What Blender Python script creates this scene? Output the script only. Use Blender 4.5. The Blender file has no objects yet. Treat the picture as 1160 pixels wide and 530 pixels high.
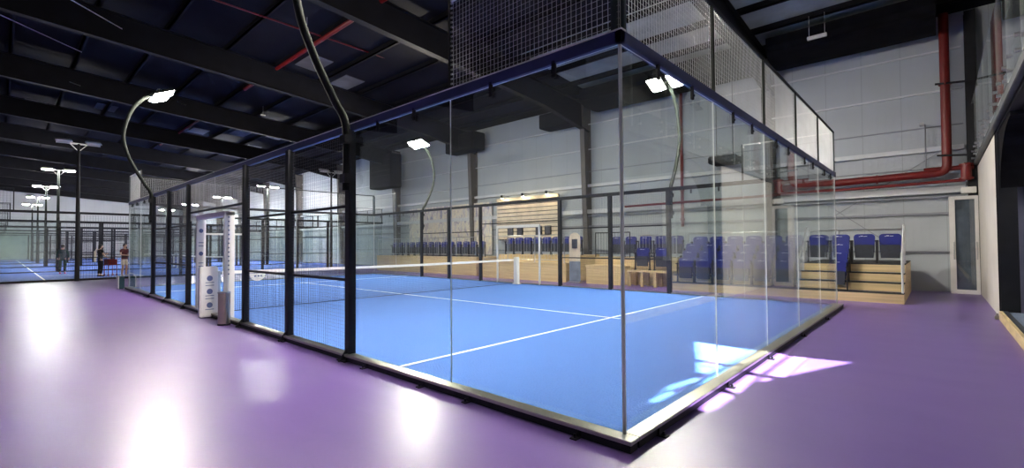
import bpy, bmesh, math, random
from mathutils import Vector, Matrix
from mathutils.geometry import tessellate_polygon
random.seed(7)
PI = math.pi
scene = bpy.context.scene
C = scene.collection

# ------------------------------------------------------------------ materials
def nt(name):
    m = bpy.data.materials.new(name); m.use_nodes = True
    t = m.node_tree; t.nodes.clear()
    return m, t, t.nodes.new('ShaderNodeOutputMaterial')

def mat(name, col, rough=0.5, metal=0.0, spec=0.5, var=0.0, scale=3.0, bump=0.0, coat=0.0, coat_r=0.1, stretch=(1, 1, 1), rvar=0.0, alpha=None):
    m, t, out = nt(name)
    b = t.nodes.new('ShaderNodeBsdfPrincipled')
    t.links.new(b.outputs[0], out.inputs[0])
    b.inputs['Base Color'].default_value = (*col, 1)
    b.inputs['Roughness'].default_value = rough
    b.inputs['Metallic'].default_value = metal
    b.inputs['Specular IOR Level'].default_value = spec
    b.inputs['Coat Weight'].default_value = coat
    b.inputs['Coat Roughness'].default_value = coat_r
    tc = t.nodes.new('ShaderNodeTexCoord')
    mp = t.nodes.new('ShaderNodeMapping'); mp.inputs['Scale'].default_value = stretch
    t.links.new(tc.outputs['Object'], mp.inputs[0])
    n = t.nodes.new('ShaderNodeTexNoise'); n.inputs['Scale'].default_value = scale; n.inputs['Detail'].default_value = 6
    t.links.new(mp.outputs[0], n.inputs['Vector'])
    if var:
        r = t.nodes.new('ShaderNodeValToRGB')
        r.color_ramp.elements[0].position = .3; r.color_ramp.elements[1].position = .7
        r.color_ramp.elements[0].color = tuple(max(0, c * (1 - var)) for c in col) + (1,)
        r.color_ramp.elements[1].color = tuple(min(1, c * (1 + var)) for c in col) + (1,)
        t.links.new(n.outputs['Fac'], r.inputs[0]); t.links.new(r.outputs[0], b.inputs['Base Color'])
    if rvar:
        mr = t.nodes.new('ShaderNodeMapRange')
        mr.inputs['To Min'].default_value = rough - rvar; mr.inputs['To Max'].default_value = rough + rvar
        mr.inputs['From Min'].default_value = .3; mr.inputs['From Max'].default_value = .7
        t.links.new(n.outputs['Fac'], mr.inputs['Value']); t.links.new(mr.outputs[0], b.inputs['Roughness'])
    if bump:
        bp = t.nodes.new('ShaderNodeBump'); bp.inputs['Strength'].default_value = bump; bp.inputs['Distance'].default_value = .02
        t.links.new(n.outputs['Fac'], bp.inputs['Height']); t.links.new(bp.outputs[0], b.inputs['Normal'])
    return m

def emit(name, col, s):
    m, t, out = nt(name)
    e = t.nodes.new('ShaderNodeEmission'); e.inputs[0].default_value = (*col, 1); e.inputs[1].default_value = s
    t.links.new(e.outputs[0], out.inputs[0]); return m

def glass(name, tint, refl=1.0, ior=1.5, dust=0.02):
    m, t, out = nt(name)
    tr = t.nodes.new('ShaderNodeBsdfTransparent'); tr.inputs[0].default_value = (*tint, 1)
    gl = t.nodes.new('ShaderNodeBsdfGlossy'); gl.inputs['Roughness'].default_value = 0.0
    gl.inputs[0].default_value = (refl, refl, refl, 1)
    # Schlick reflectance, the same from both sides of the pane
    ge = t.nodes.new('ShaderNodeNewGeometry'); dt = t.nodes.new('ShaderNodeVectorMath'); dt.operation = 'DOT_PRODUCT'
    t.links.new(ge.outputs['Normal'], dt.inputs[0]); t.links.new(ge.outputs['Incoming'], dt.inputs[1])
    def mth(op, x, y=None, rev=False):
        n_ = t.nodes.new('ShaderNodeMath'); n_.operation = op
        if rev: n_.inputs[0].default_value = y; t.links.new(x.outputs[0 if op != 'X' else 0], n_.inputs[1])
        else:
            t.links.new(x, n_.inputs[0]) if not hasattr(x, 'outputs') else t.links.new(x.outputs[0], n_.inputs[0])
            if y is not None: n_.inputs[1].default_value = y
        return n_
    c_ = mth('ABSOLUTE', dt.outputs['Value']); c_ = mth('SUBTRACT', c_, 1.0, True); c_ = mth('POWER', c_, 5.0)
    f0 = ((ior - 1) / (ior + 1)) ** 2
    c_ = mth('MULTIPLY', c_, 1 - f0); fr = mth('ADD', c_, f0)
    mx = t.nodes.new('ShaderNodeMixShader')
    t.links.new(fr.outputs[0], mx.inputs[0]); t.links.new(tr.outputs[0], mx.inputs[1]); t.links.new(gl.outputs[0], mx.inputs[2])
    # a thin film of dust and ball smudges on the pane
    df = t.nodes.new('ShaderNodeBsdfDiffuse'); df.inputs[0].default_value = (.75, .8, .8, 1)
    tc = t.nodes.new('ShaderNodeTexCoord')
    n = t.nodes.new('ShaderNodeTexNoise'); n.inputs['Scale'].default_value = 5; n.inputs['Detail'].default_value = 8
    t.links.new(tc.outputs['Object'], n.inputs['Vector'])
    mr = t.nodes.new('ShaderNodeMapRange'); mr.inputs['From Min'].default_value = .4; mr.inputs['From Max'].default_value = .75
    mr.inputs['To Min'].default_value = dust * .4; mr.inputs['To Max'].default_value = dust * 2.2
    t.links.new(n.outputs['Fac'], mr.inputs['Value'])
    m2 = t.nodes.new('ShaderNodeMixShader')
    t.links.new(mr.outputs[0], m2.inputs[0]); t.links.new(mx.outputs[0], m2.inputs[1]); t.links.new(df.outputs[0], m2.inputs[2])
    t.links.new(m2.outputs[0], out.inputs[0]); return m

def joint_mat():
    m, t, out = nt('milky_joint')
    d = t.nodes.new('ShaderNodeBsdfDiffuse'); d.inputs[0].default_value = (.92, .95, .94, 1)
    l = t.nodes.new('ShaderNodeBsdfTranslucent'); l.inputs[0].default_value = (.92, .95, .94, 1)
    x = t.nodes.new('ShaderNodeMixShader'); x.inputs[0].default_value = .5
    t.links.new(d.outputs[0], x.inputs[1]); t.links.new(l.outputs[0], x.inputs[2])
    g = t.nodes.new('ShaderNodeBsdfGlossy'); g.inputs['Roughness'].default_value = .22
    y = t.nodes.new('ShaderNodeMixShader'); y.inputs[0].default_value = .22
    t.links.new(x.outputs[0], y.inputs[1]); t.links.new(g.outputs[0], y.inputs[2]); t.links.new(y.outputs[0], out.inputs[0]); return m

def floor_mat():
    m, t, out = nt('purple_coated_floor')
    b = t.nodes.new('ShaderNodeBsdfPrincipled'); t.links.new(b.outputs[0], out.inputs[0])
    tc = t.nodes.new('ShaderNodeTexCoord')
    n1 = t.nodes.new('ShaderNodeTexNoise'); n1.inputs['Scale'].default_value = .45; n1.inputs['Detail'].default_value = 5
    n2 = t.nodes.new('ShaderNodeTexNoise'); n2.inputs['Scale'].default_value = 2.2; n2.inputs['Detail'].default_value = 6; n2.inputs['Distortion'].default_value = .4
    mp = t.nodes.new('ShaderNodeMapping'); mp.inputs['Scale'].default_value = (1, .35, 1); mp.inputs['Rotation'].default_value = (0, 0, .5)
    t.links.new(tc.outputs['Object'], n1.inputs['Vector']); t.links.new(tc.outputs['Object'], mp.inputs[0]); t.links.new(mp.outputs[0], n2.inputs['Vector'])
    r = t.nodes.new('ShaderNodeValToRGB')
    r.color_ramp.elements[0].position = .3; r.color_ramp.elements[0].color = (.108, .060, .270, 1)
    r.color_ramp.elements[1].position = .72; r.color_ramp.elements[1].color = (.138, .078, .305, 1)
    t.links.new(n1.outputs['Fac'], r.inputs[0])
    # pale scuffs
    r2 = t.nodes.new('ShaderNodeValToRGB')
    r2.color_ramp.elements[0].position = .35; r2.color_ramp.elements[0].color = (0, 0, 0, 1)
    r2.color_ramp.elements[1].position = 1.0; r2.color_ramp.elements[1].color = (.4, .4, .4, 1)
    t.links.new(n2.outputs['Fac'], r2.inputs[0])
    mx = t.nodes.new('ShaderNodeMixRGB'); mx.inputs[2].default_value = (.20, .13, .36, 1)
    t.links.new(r2.outputs[0], mx.inputs[0]); t.links.new(r.outputs[0], mx.inputs[1]); t.links.new(mx.outputs[0], b.inputs['Base Color'])
    mr = t.nodes.new('ShaderNodeMapRange'); mr.inputs['From Min'].default_value = .3; mr.inputs['From Max'].default_value = .7
    mr.inputs['To Min'].default_value = .33; mr.inputs['To Max'].default_value = .37
    t.links.new(n1.outputs['Fac'], mr.inputs['Value']); t.links.new(mr.outputs[0], b.inputs['Roughness'])
    b.inputs['Specular IOR Level'].default_value = .85
    bp = t.nodes.new('ShaderNodeBump'); bp.inputs['Strength'].default_value = .02; bp.inputs['Distance'].default_value = .02
    t.links.new(n1.outputs['Fac'], bp.inputs['Height']); t.links.new(bp.outputs[0], b.inputs['Normal'])
    return m

def wall_mat(name, col, axis='Y', pitch=1.0):
    # insulated cladding: fine vertical ribs and panel joints
    m, t, out = nt(name)
    b = t.nodes.new('ShaderNodeBsdfPrincipled'); t.links.new(b.outputs[0], out.inputs[0])
    tc = t.nodes.new('ShaderNodeTexCoord'); sp = t.nodes.new('ShaderNodeSeparateXYZ'); t.links.new(tc.outputs['Object'], sp.inputs[0])
    def frac(per):
        a = t.nodes.new('ShaderNodeMath'); a.operation = 'DIVIDE'; a.inputs[1].default_value = per
        t.links.new(sp.outputs[axis], a.inputs[0])
        f = t.nodes.new('ShaderNodeMath'); f.operation = 'FRACT'; t.links.new(a.outputs[0], f.inputs[0]); return f
    j = t.nodes.new('ShaderNodeMath'); j.operation = 'LESS_THAN'; j.inputs[1].default_value = .018
    t.links.new(frac(pitch).outputs[0], j.inputs[0])
    rib = t.nodes.new('ShaderNodeMath'); rib.operation = 'LESS_THAN'; rib.inputs[1].default_value = .12
    t.links.new(frac(pitch / 5).outputs[0], rib.inputs[0])
    n = t.nodes.new('ShaderNodeTexNoise'); n.inputs['Scale'].default_value = .8; t.links.new(tc.outputs['Object'], n.inputs['Vector'])
    r = t.nodes.new('ShaderNodeValToRGB')
    r.color_ramp.elements[0].color = tuple(c * .9 for c in col) + (1,); r.color_ramp.elements[1].color = tuple(min(1, c * 1.06) for c in col) + (1,)
    t.links.new(n.outputs['Fac'], r.inputs[0])
    mx = t.nodes.new('ShaderNodeMixRGB'); mx.inputs[2].default_value = tuple(c * .78 for c in col) + (1,)
    t.links.new(j.outputs[0], mx.inputs[0]); t.links.new(r.outputs[0], mx.inputs[1]); t.links.new(mx.outputs[0], b.inputs['Base Color'])
    bp = t.nodes.new('ShaderNodeBump'); bp.inputs['Strength'].default_value = .25; bp.inputs['Distance'].default_value = .01
    t.links.new(rib.outputs[0], bp.inputs['Height']); t.links.new(bp.outputs[0], b.inputs['Normal'])
    b.inputs['Roughness'].default_value = .55; b.inputs['Specular IOR Level'].default_value = .3
    return m

def banner_mat():
    m, t, out = nt('faded_print')
    b = t.nodes.new('ShaderNodeBsdfPrincipled'); t.links.new(b.outputs[0], out.inputs[0]); b.inputs['Roughness'].default_value = .7
    tc = t.nodes.new('ShaderNodeTexCoord'); mp = t.nodes.new('ShaderNodeMapping'); mp.inputs['Scale'].default_value = (1, 2.4, .9)
    t.links.new(tc.outputs['Object'], mp.inputs[0])
    n = t.nodes.new('ShaderNodeTexNoise'); n.inputs['Scale'].default_value = 1.3; n.inputs['Detail'].default_value = 3; n.inputs['Distortion'].default_value = 1.2
    t.links.new(mp.outputs[0], n.inputs['Vector'])
    r = t.nodes.new('ShaderNodeValToRGB'); e = r.color_ramp.elements
    e[0].position = .33; e[0].color = (.30, .34, .50, 1); e[1].position = .7; e[1].color = (.72, .68, .60, 1)
    for p, c in ((.42, (.56, .48, .50, 1)), (.48, (.66, .66, .66, 1)), (.55, (.84, .76, .58, 1)), (.62, (.66, .60, .55, 1))):
        k = e.new(p); k.color = c
    t.links.new(n.outputs['Fac'], r.inputs[0]); t.links.new(r.outputs[0], b.inputs['Base Color']); return m

M = dict(
    floor=floor_mat(),
    turf=mat('blue_turf', (.080, .195, .57), .85, var=.10, scale=45, bump=.5, spec=.2),
    line=mat('white_line', (.86, .88, .90), .8, var=.04, scale=30),
    turf_far=mat('blue_turf_far', (.070, .145, .50), .8, var=.08, scale=8, spec=.25),
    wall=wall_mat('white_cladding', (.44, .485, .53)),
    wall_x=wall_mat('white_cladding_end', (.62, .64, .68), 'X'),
    plaster=mat('beige_plaster', (.62, .60, .56), .75, var=.05, scale=1.5, bump=.05),
    lilac=mat('lilac_grey_paint', (.26, .26, .37), .7, var=.05),
    white_trim=mat('white_steel_trim', (.62, .65, .68), .45, var=.03),
    grey_trim=mat('grey_steel_trim', (.26, .28, .32), .5, var=.05),
    roof=mat('roof_foil', (.010, .010, .015), .55, metal=.0, spec=.04, var=.3, scale=.5),
    roof_lit=mat('lamplit_roof_tone', (.34, .38, .38), .4, var=.25, scale=1.2),
    roof_glint=mat('painted_roof_glint', (.10, .10, .12), .35, spec=.6, var=.4, scale=1.5, bump=.2),
    black=mat('black_painted_steel', (.008, .009, .013), .55, spec=.3, var=.2, scale=6),
    rafter=mat('dark_rafter_paint', (.005, .005, .008), .6, spec=.15, var=.3, scale=2),
    column=mat('brown_grey_column_paint', (.10, .09, .085), .5, var=.15, scale=2),
    fabric_black=mat('black_duct_fabric', (.006, .006, .008), .9, spec=.1, var=.3, scale=3, bump=.2),
    rail=mat('graphite_rail', (.040, .050, .16), .42, metal=.1, var=.12, scale=4),
    rail_edge=mat('bare_rail_edge', (.85, .85, .83), .4, metal=.2),
    base=mat('brushed_base_channel', (.40, .40, .34), .30, metal=.9, var=.06, scale=1.5, rvar=.0, stretch=(1, 1, 1)),
    wire=mat('galvanised_wire', (.50, .52, .54), .35, metal=.6, var=.1),
    grey_dark=mat('dark_grey_channel', (.09, .095, .10), .5, var=.2, scale=5),
    post_teal=mat('teal_grey_post', (.030, .050, .060), .45, metal=.2),
    wire_dark=mat('dark_wire', (.02, .022, .045), .4, metal=.2, var=.1),
    steel=mat('satin_steel', (.55, .56, .57), .28, metal=1, var=.05, scale=8),
    pole=mat('grey_green_pole', (.016, .020, .018), .6, var=.1, spec=.15),
    red=mat('red_pipe_paint', (.15, .006, .006), .42, var=.15, scale=3),
    wood=mat('birch_plywood', (.66, .50, .27), .5, var=.18, scale=2.2, stretch=(1, .25, 8)),
    carpet=mat('dark_step_carpet', (.045, .047, .052), .9, var=.2, scale=20, bump=.3),
    seat=mat('blue_seat_plastic', (.008, .014, .19), .34, var=.08, scale=3),
    seat_dark=mat('charcoal_seat_pad', (.022, .026, .040), .7, var=.2, scale=12),
    seat_black=mat('black_seat_standard', (.010, .010, .014), .5, var=.1),
    mark=mat('white_print', (.8, .82, .9), .5),
    blue_print=mat('blue_print', (.10, .13, .27), .5),
    pad=mat('white_padding', (.78, .78, .76), .5, var=.04, scale=4),
    net=mat('net_cord', (.018, .02, .028), .7, var=.1),
    tape=mat('white_net_tape', (.85, .85, .84), .6, var=.03),
    edge=mat('polished_glass_edge', (.88, .92, .90), .35, spec=.8),
    joint=joint_mat(),
    glass=glass('clear_pane', (.93, .965, .955), 1.0, 1.6, .004),
    glass_far=glass('far_green_pane', (.975, .993, .985), .9, 1.5, .012),
    glass_dark=glass('smoked_pane', (.8, .82, .82), .9, 1.7, .01),
    lens=emit('lit_flood_lens', (1.0, .91, .78), 330),
    lens_cool=emit('lit_flood_lens_cool', (1.0, .96, .92), 330),
    lens_right=emit('lit_flood_lens_bright', (1.0, .97, .94), 800),
    lens_off=mat('unlit_flood_lens', (.55, .56, .55), .3),
    warm=emit('warm_spot_lens', (1.0, .72, .42), 160),
    soft=emit('fill_tube', (1.0, .97, .95), 24),
    skin=mat('skin', (.50, .30, .21), .55, var=.05, scale=9),
    hair=mat('black_hair', (.012, .010, .010), .5, var=.2, scale=30, bump=.4),
    cloth_green=mat('dark_green_cloth', (.018, .055, .040), .85, var=.15, scale=14, bump=.2),
    cloth_black=mat('black_cloth', (.012, .012, .014), .85, var=.2, scale=14, bump=.2),
    cloth_cream=mat('cream_cloth', (.70, .62, .45), .85, var=.1, scale=14, bump=.2),
    cloth_pink=mat('pink_cloth', (.55, .06, .20), .8, var=.1, scale=14),
    cloth_maroon=mat('maroon_cloth', (.09, .015, .02), .85, var=.1, scale=14),
    teal=mat('dark_teal_plastic', (.010, .045, .065), .45, var=.1),
    picture=mat('dark_picture', (.06, .06, .08), .4, var=.5, scale=4),
    cream=mat('cream_panel', (.74, .64, .48), .6, var=.15, scale=2),
    bluegrey=mat('blue_grey_print', (.22, .27, .36), .6, var=.3, scale=3),
    banner=banner_mat(),
    greencloth=mat('grey_blue_mat', (.16, .20, .30), .8, var=.1, scale=10),
    brown_metal=mat('bronze_metal', (.46, .40, .32), .3, metal=.8, var=.1),
)

# ------------------------------------------------------------------ mesh helpers
class MB:
    def __init__(s): s.v = []; s.f = []; s.mi = []; s.k = 0; s.sm = []
    def add(s, vs, fs, smooth=False):
        o = len(s.v); s.v += [tuple(p) for p in vs]; s.f += [tuple(i + o for i in f) for f in fs]; s.mi += [s.k] * len(fs); s.sm += [smooth] * len(fs); return s
    def box(s, a, b):
        x0, x1 = sorted((a[0], b[0])); y0, y1 = sorted((a[1], b[1])); z0, z1 = sorted((a[2], b[2]))
        return s.add([(x0, y0, z0), (x1, y0, z0), (x1, y1, z0), (x0, y1, z0), (x0, y0, z1), (x1, y0, z1), (x1, y1, z1), (x0, y1, z1)],
                     [(0, 3, 2, 1), (4, 5, 6, 7), (0, 1, 5, 4), (1, 2, 6, 5), (2, 3, 7, 6), (3, 0, 4, 7)])
    def cbox(s, c, d):
        return s.box([c[i] - d[i] / 2 for i in range(3)], [c[i] + d[i] / 2 for i in range(3)])
    def bbox(s, a, b, r=.01):
        # box with chamfered vertical and horizontal edges
        bm = bmesh.new(); bmesh.ops.create_cube(bm, size=1)
        c = [(a[i] + b[i]) / 2 for i in range(3)]; d = [abs(b[i] - a[i]) for i in range(3)]
        for v in bm.verts: v.co = Vector((c[0] + v.co.x * d[0], c[1] + v.co.y * d[1], c[2] + v.co.z * d[2]))
        bmesh.ops.bevel(bm, geom=list(bm.edges), offset=min(r, min(d) * .45), segments=2, affect='EDGES')
        bm.verts.index_update()
        s.add([v.co.copy() for v in bm.verts], [[v.index for v in f.verts] for f in bm.faces]); bm.free(); return s
    def bar(s, p, q, w, h=None):
        h = h or w; p = Vector(p); q = Vector(q); d = (q - p).normalized()
        u = Vector((0, 0, 1)) if abs(d.z) < .95 else Vector((0, 1, 0))
        r = d.cross(u).normalized(); u = r.cross(d)
        vs = [P + r * sx * w / 2 + u * sy * h / 2 for P in (p, q) for sx, sy in ((-1, -1), (1, -1), (1, 1), (-1, 1))]
        return s.add(vs, [(0, 1, 2, 3)[::-1], (4, 5, 6, 7)[::1], (0, 1, 5, 4), (1, 2, 6, 5), (2, 3, 7, 6), (3, 0, 4, 7)])
    def wire(s, p, q, w):
        p = Vector(p); q = Vector(q); d = (q - p).normalized()
        u = Vector((0, 0, 1)) if abs(d.z) < .95 else Vector((0, 1, 0))
        r = d.cross(u).normalized(); u = r.cross(d)
        vs = [P + r * sx * w / 2 + u * sy * w / 2 for P in (p, q) for sx, sy in ((-1, 0), (0, -1), (1, 0), (0, 1))]
        return s.add(vs, [(0, 1, 5, 4), (1, 2, 6, 5), (2, 3, 7, 6), (3, 0, 4, 7)])
    def tube(s, pts, r, n=10, cap=True):
        pts = [Vector(p) for p in pts]; rs = r if isinstance(r, (list, tuple)) else [r] * len(pts)
        vs = []; N = len(pts); ref = None
        for i, p in enumerate(pts):
            d = (pts[min(i + 1, N - 1)] - pts[max(i - 1, 0)]).normalized()
            if ref is None:
                ref = Vector((0, 0, 1)) if abs(d.z) < .9 else Vector((0, 1, 0))
            a = d.cross(ref).normalized(); b = a.cross(d).normalized(); ref = b
            for k in range(n):
                t = 2 * PI * k / n; vs.append(p + (a * math.cos(t) + b * math.sin(t)) * rs[i])
        fs = [(i * n + k, i * n + (k + 1) % n, (i + 1) * n + (k + 1) % n, (i + 1) * n + k) for i in range(N - 1) for k in range(n)]
        s.add(vs, fs, True)
        if cap:
            s.add(vs[:n], [tuple(range(n))]); s.add(vs[-n:], [tuple(range(n))[::-1]])
        return s
    def prism(s, outline, axis, a, b):
        # outline: 2D points; extruded along axis ('X','Y','Z') from a to b
        n = len(outline)
        def P(u, v, w):
            return {'X': (w, u, v), 'Y': (u, w, v), 'Z': (u, v, w)}[axis]
        vs = [P(u, v, a) for u, v in outline] + [P(u, v, b) for u, v in outline]
        return s.add(vs, [tuple(range(n))[::-1], tuple(range(n, 2 * n))] + [(i, (i + 1) % n, (i + 1) % n + n, i + n) for i in range(n)])
    def dome(s, c, r, sq=(1, 1, 1), n=16, m=8):
        vs = []; fs = []
        for i in range(m + 1):
            th = PI * i / m
            for k in range(n):
                ph = 2 * PI * k / n
                vs.append((c[0] + r * sq[0] * math.sin(th) * math.cos(ph), c[1] + r * sq[1] * math.sin(th) * math.sin(ph), c[2] + r * sq[2] * math.cos(th)))
        for i in range(m):
            for k in range(n): fs.append((i * n + k, (i + 1) * n + k, (i + 1) * n + (k + 1) % n, i * n + (k + 1) % n))
        return s.add(vs, fs, True)
    def mesh(s, name, *mats):
        me = bpy.data.meshes.new(name); me.from_pydata(s.v, [], s.f)
        for m in mats: me.materials.append(m)
        me.polygons.foreach_set('material_index', s.mi); me.polygons.foreach_set('use_smooth', s.sm)
        me.update()
        bm = bmesh.new(); bm.from_mesh(me); bmesh.ops.recalc_face_normals(bm, faces=bm.faces); bm.to_mesh(me); bm.free()
        return me
    def build(s, name, mt, parent=None, loc=None):
        mts = mt if isinstance(mt, (list, tuple)) else [mt]
        o = bpy.data.objects.new(name, s.mesh(name, *mts)); C.objects.link(o)
        if parent: o.parent = parent
        if loc: o.location = loc
        return o

def tag(o, label=None, cat=None, group=None, kind=None):
    if label: o['label'] = label
    if cat: o['category'] = cat
    if group: o['group'] = group
    if kind: o['kind'] = kind
    return o
def empty(name, loc=(0, 0, 0), rz=0, label=None, cat=None, group=None):
    o = bpy.data.objects.new(name, None); C.objects.link(o); o.location = loc; o.rotation_euler = (0, 0, rz); o.empty_display_size = .1
    return tag(o, label, cat, group)
def inst(name, me, parent, loc=(0, 0, 0), rz=0):
    o = bpy.data.objects.new(name, me); C.objects.link(o); o.parent = parent; o.location = loc; o.rotation_euler = (0, 0, rz); return o
def copy_tree(o, parent=None):
    c = o.copy(); C.objects.link(c); c.parent = parent
    for ch in [x for x in bpy.data.objects if x.parent == o]: copy_tree(ch, c)
    return c
def struct(name, mb, mt, label=None):
    o = mb.build(name, mt); o['kind'] = 'structure'
    if label: o['label'] = label
    return o

FZ = -0.055       # hall floor level; the court turf is z = 0

# ------------------------------------------------------------------ building shell
XW = 16.1; XL = -16.0; YN = -22.0; YF = 88.0; YR = -2.66
struct('floor', MB().box((XL, YN, FZ - .1), (XW, YF, FZ)), M['floor'], 'purple coated hall floor with glossy lamp reflections')
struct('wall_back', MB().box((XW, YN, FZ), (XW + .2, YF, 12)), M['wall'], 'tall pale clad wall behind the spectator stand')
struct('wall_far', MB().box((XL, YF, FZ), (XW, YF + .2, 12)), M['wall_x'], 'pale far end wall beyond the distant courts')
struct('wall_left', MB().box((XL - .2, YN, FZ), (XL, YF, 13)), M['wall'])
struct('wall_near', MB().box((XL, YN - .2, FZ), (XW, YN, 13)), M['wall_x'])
# low beige wall under the mezzanine, to the right of the glass door
struct('wall_right', MB().box((10.35, YR - .2, FZ), (XW, YR, 3.62)), M['plaster'], 'beige plastered wall beside the glass door')
struct('wall_alcove', MB().box((10.38, -7.0, FZ), (10.5, -2.86, 3.6)), M['lilac'], 'lilac grey wall behind the raised stage')
struct('wall_side', MB().box((-9, -7.2, FZ), (10.5, -7.0, 3.6)), M['plaster'])
def roof_z(x): return 8.35 + .075 * (XW - x)
# roof with added unseen openings, shaped to cast the sun patches near the corner
SUN = Vector((.20, .38, -1)).normalized()          # travelling direction of sunlight
def up(p, z0=0.0):
    # point on the roof plane that the sun ray through floor point p comes from
    x, y = p; lo = 0; 
    for _ in range(20):
        t = (roof_z(x - SUN.x / -SUN.z * 0 - lo * (SUN.x / -SUN.z)) - z0)
        lo = t
    return (x - lo * SUN.x / -SUN.z, y - lo * SUN.y / -SUN.z)
patches = [
    [(3.80, .93), (3.77, .15), (3.72, .07), (2.20, .15), (2.15, .26)],
    [(3.66, .01), (3.60, -.12), (1.66, .06), (1.97, .09)],
    [(4.03, -.14), (3.96, -.26), (2.71, -.24), (1.85, -.27), (1.90, -.15)],
    [(1.78, -.14), (1.72, -.26), (1.20, -.25), (1.10, -.18), (1.40, -.12)],
    [(3.95, -.32), (4.06, -.95), (3.25, -.64), (2.40, -.32)],
    [(1.97, .20), (1.80, .16), (1.27, .27), (1.45, .29)],
    [(1.31, .165), (.88, .185), (.86, .235), (1.24, .225)],
]
loops = [[(XL, YN), (XW, YN), (XW, YF), (XL, YF)]] + [[up(p) for p in q][::-1] for q in patches]
flat = [p for l in loops for p in l]
tri = tessellate_polygon([[Vector((x, y, 0)) for x, y in l] for l in loops])
rf = MB(); rf.add([(x, y, roof_z(x)) for x, y in flat], [tuple(t) for t in tri])
struct('ceiling', rf, M['roof'], 'dark foil-lined sloping roof above the hall')
struct('ceiling_lit_strip', MB().add([(10.2, YN, roof_z(10.2) - .02), (15.3, YN, roof_z(15.3) - .02), (15.3, 9.9, roof_z(15.3) - .02), (10.2, 9.9, roof_z(10.2) - .02)], [(0, 1, 2, 3)]), M['roof_lit'], 'strip of roof above the stand, coloured paler as lamplit')  # same roof under lamplight, the light put into a paler colour

# added pale panels painting floodlight reflections on the roof foil
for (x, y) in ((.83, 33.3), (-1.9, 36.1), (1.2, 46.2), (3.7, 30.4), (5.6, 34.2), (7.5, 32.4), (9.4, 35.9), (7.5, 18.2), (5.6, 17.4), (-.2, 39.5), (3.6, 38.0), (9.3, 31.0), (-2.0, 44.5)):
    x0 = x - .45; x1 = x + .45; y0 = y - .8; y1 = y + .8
    struct('ceiling_glint', MB().add([(x0, y0, roof_z(x0) - .03), (x1, y0, roof_z(x1) - .03), (x1, y1, roof_z(x1) - .03), (x0, y1, roof_z(x0) - .03), (x0, y0, roof_z(x0) - .005), (x1, y0, roof_z(x1) - .005), (x1, y1, roof_z(x1) - .005), (x0, y1, roof_z(x0) - .005)],
           [(0, 1, 2, 3), (7, 6, 5, 4), (0, 4, 5, 1), (1, 5, 6, 2), (2, 6, 7, 3), (3, 7, 4, 0)]), M['roof_glint'])
def zbar(mb, p, q, w, h): mb.bar(p, q, w, h)
# portal frames every eight metres: rafter plus tapered column each its own object
YS = [-13.3, -5.3, 2.7, 10.7, 18.7, 26.7, 34.7, 42.7, 50.7, 58.7, 66.7, 74.7, 82.7]
for y in YS:
    mb = MB()
    xs = [XW - .1, 12.5, XL + .1]; dep = [1.25, .95, 1.05]
    for i in range(2):
        x0, x1 = xs[i], xs[i + 1]
        zt0, zt1 = roof_z(x0) - .22, roof_z(x1) - .22
        zb0, zb1 = zt0 - dep[i], zt1 - dep[i + 1]
        for (a0, a1, b0, b1, w) in ((zt0, zt1, zt0 - .03, zt1 - .03, .26), (zb0 + .03, zb1 + .03, zb0, zb1, .26), (zt0 - .03, zt1 - .03, zb0 + .03, zb1 + .03, .02)):
            mb.add([(x0, y - w / 2, a0), (x0, y + w / 2, a0), (x1, y + w / 2, a1), (x1, y - w / 2, a1), (x0, y - w / 2, b0), (x0, y + w / 2, b0), (x1, y + w / 2, b1), (x1, y - w / 2, b1)],
                   [(0, 1, 2, 3), (7, 6, 5, 4), (0, 4, 5, 1), (1, 5, 6, 2), (2, 6, 7, 3), (3, 7, 4, 0)])
    struct('rafter', mb, M['rafter'])
    yy = y if y != -5.3 else None
    if y > -6:
        mb = MB(); cy = y if y != -5.3 else -2.58
        wt, wb = (.62, .30)
        if y == -5.3: wt, wb = .34, .34
        w = .24
        for (xo0, xo1) in ((0, .02), (1, 1.02)):
            pass
        zt = 8.2; z0 = FZ
        ob, ot = XW - .03 - wb, XW - .03 - wt
        mb.add([(ob, cy - w / 2, z0), (ob, cy + w / 2, z0), (ot, cy + w / 2, zt), (ot, cy - w / 2, zt), (ob + .03, cy - w / 2, z0), (ob + .03, cy + w / 2, z0), (ot + .03, cy + w / 2, zt), (ot + .03, cy - w / 2, zt)],
               [(0, 1, 2, 3), (7, 6, 5, 4), (0, 4, 5, 1), (1, 5, 6, 2), (2, 6, 7, 3), (3, 7, 4, 0)])
        mb.add([(ob + .03, cy - .012, z0), (ob + .03, cy + .012, z0), (ot + .03, cy + .012, zt), (ot + .03, cy - .012, zt), (XW, cy - .012, z0), (XW, cy + .012, z0), (XW, cy + .012, zt), (XW, cy - .012, zt)],
               [(0, 1, 2, 3), (7, 6, 5, 4), (0, 4, 5, 1), (1, 5, 6, 2), (2, 6, 7, 3), (3, 7, 4, 0)])
        mb.box((XW - .03, cy - w / 2, z0), (XW - .001, cy + w / 2, zt))
        mb.box((ob - .06, cy - w / 2 - .05, z0), (XW, cy + w / 2 + .05, z0 + .02))
        struct('column', mb, M['black'] if y == -5.3 else M['column'])
# purlins along the hall
for i, x in enumerate([14.9, 13.5, 12.0, 10.3, 8.4, 6.5, 4.6, 2.7, .8, -1.1, -3, -5, -8, -11]):
    mb = MB(); z = roof_z(x)
    mb.box((x - .035, YN, z - .20), (x + .035, YF, z - .02)); mb.box((x - .035, YN, z - .20), (x + .10, YF, z - .18))
    struct('purlin', mb, M['rafter'])
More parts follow.
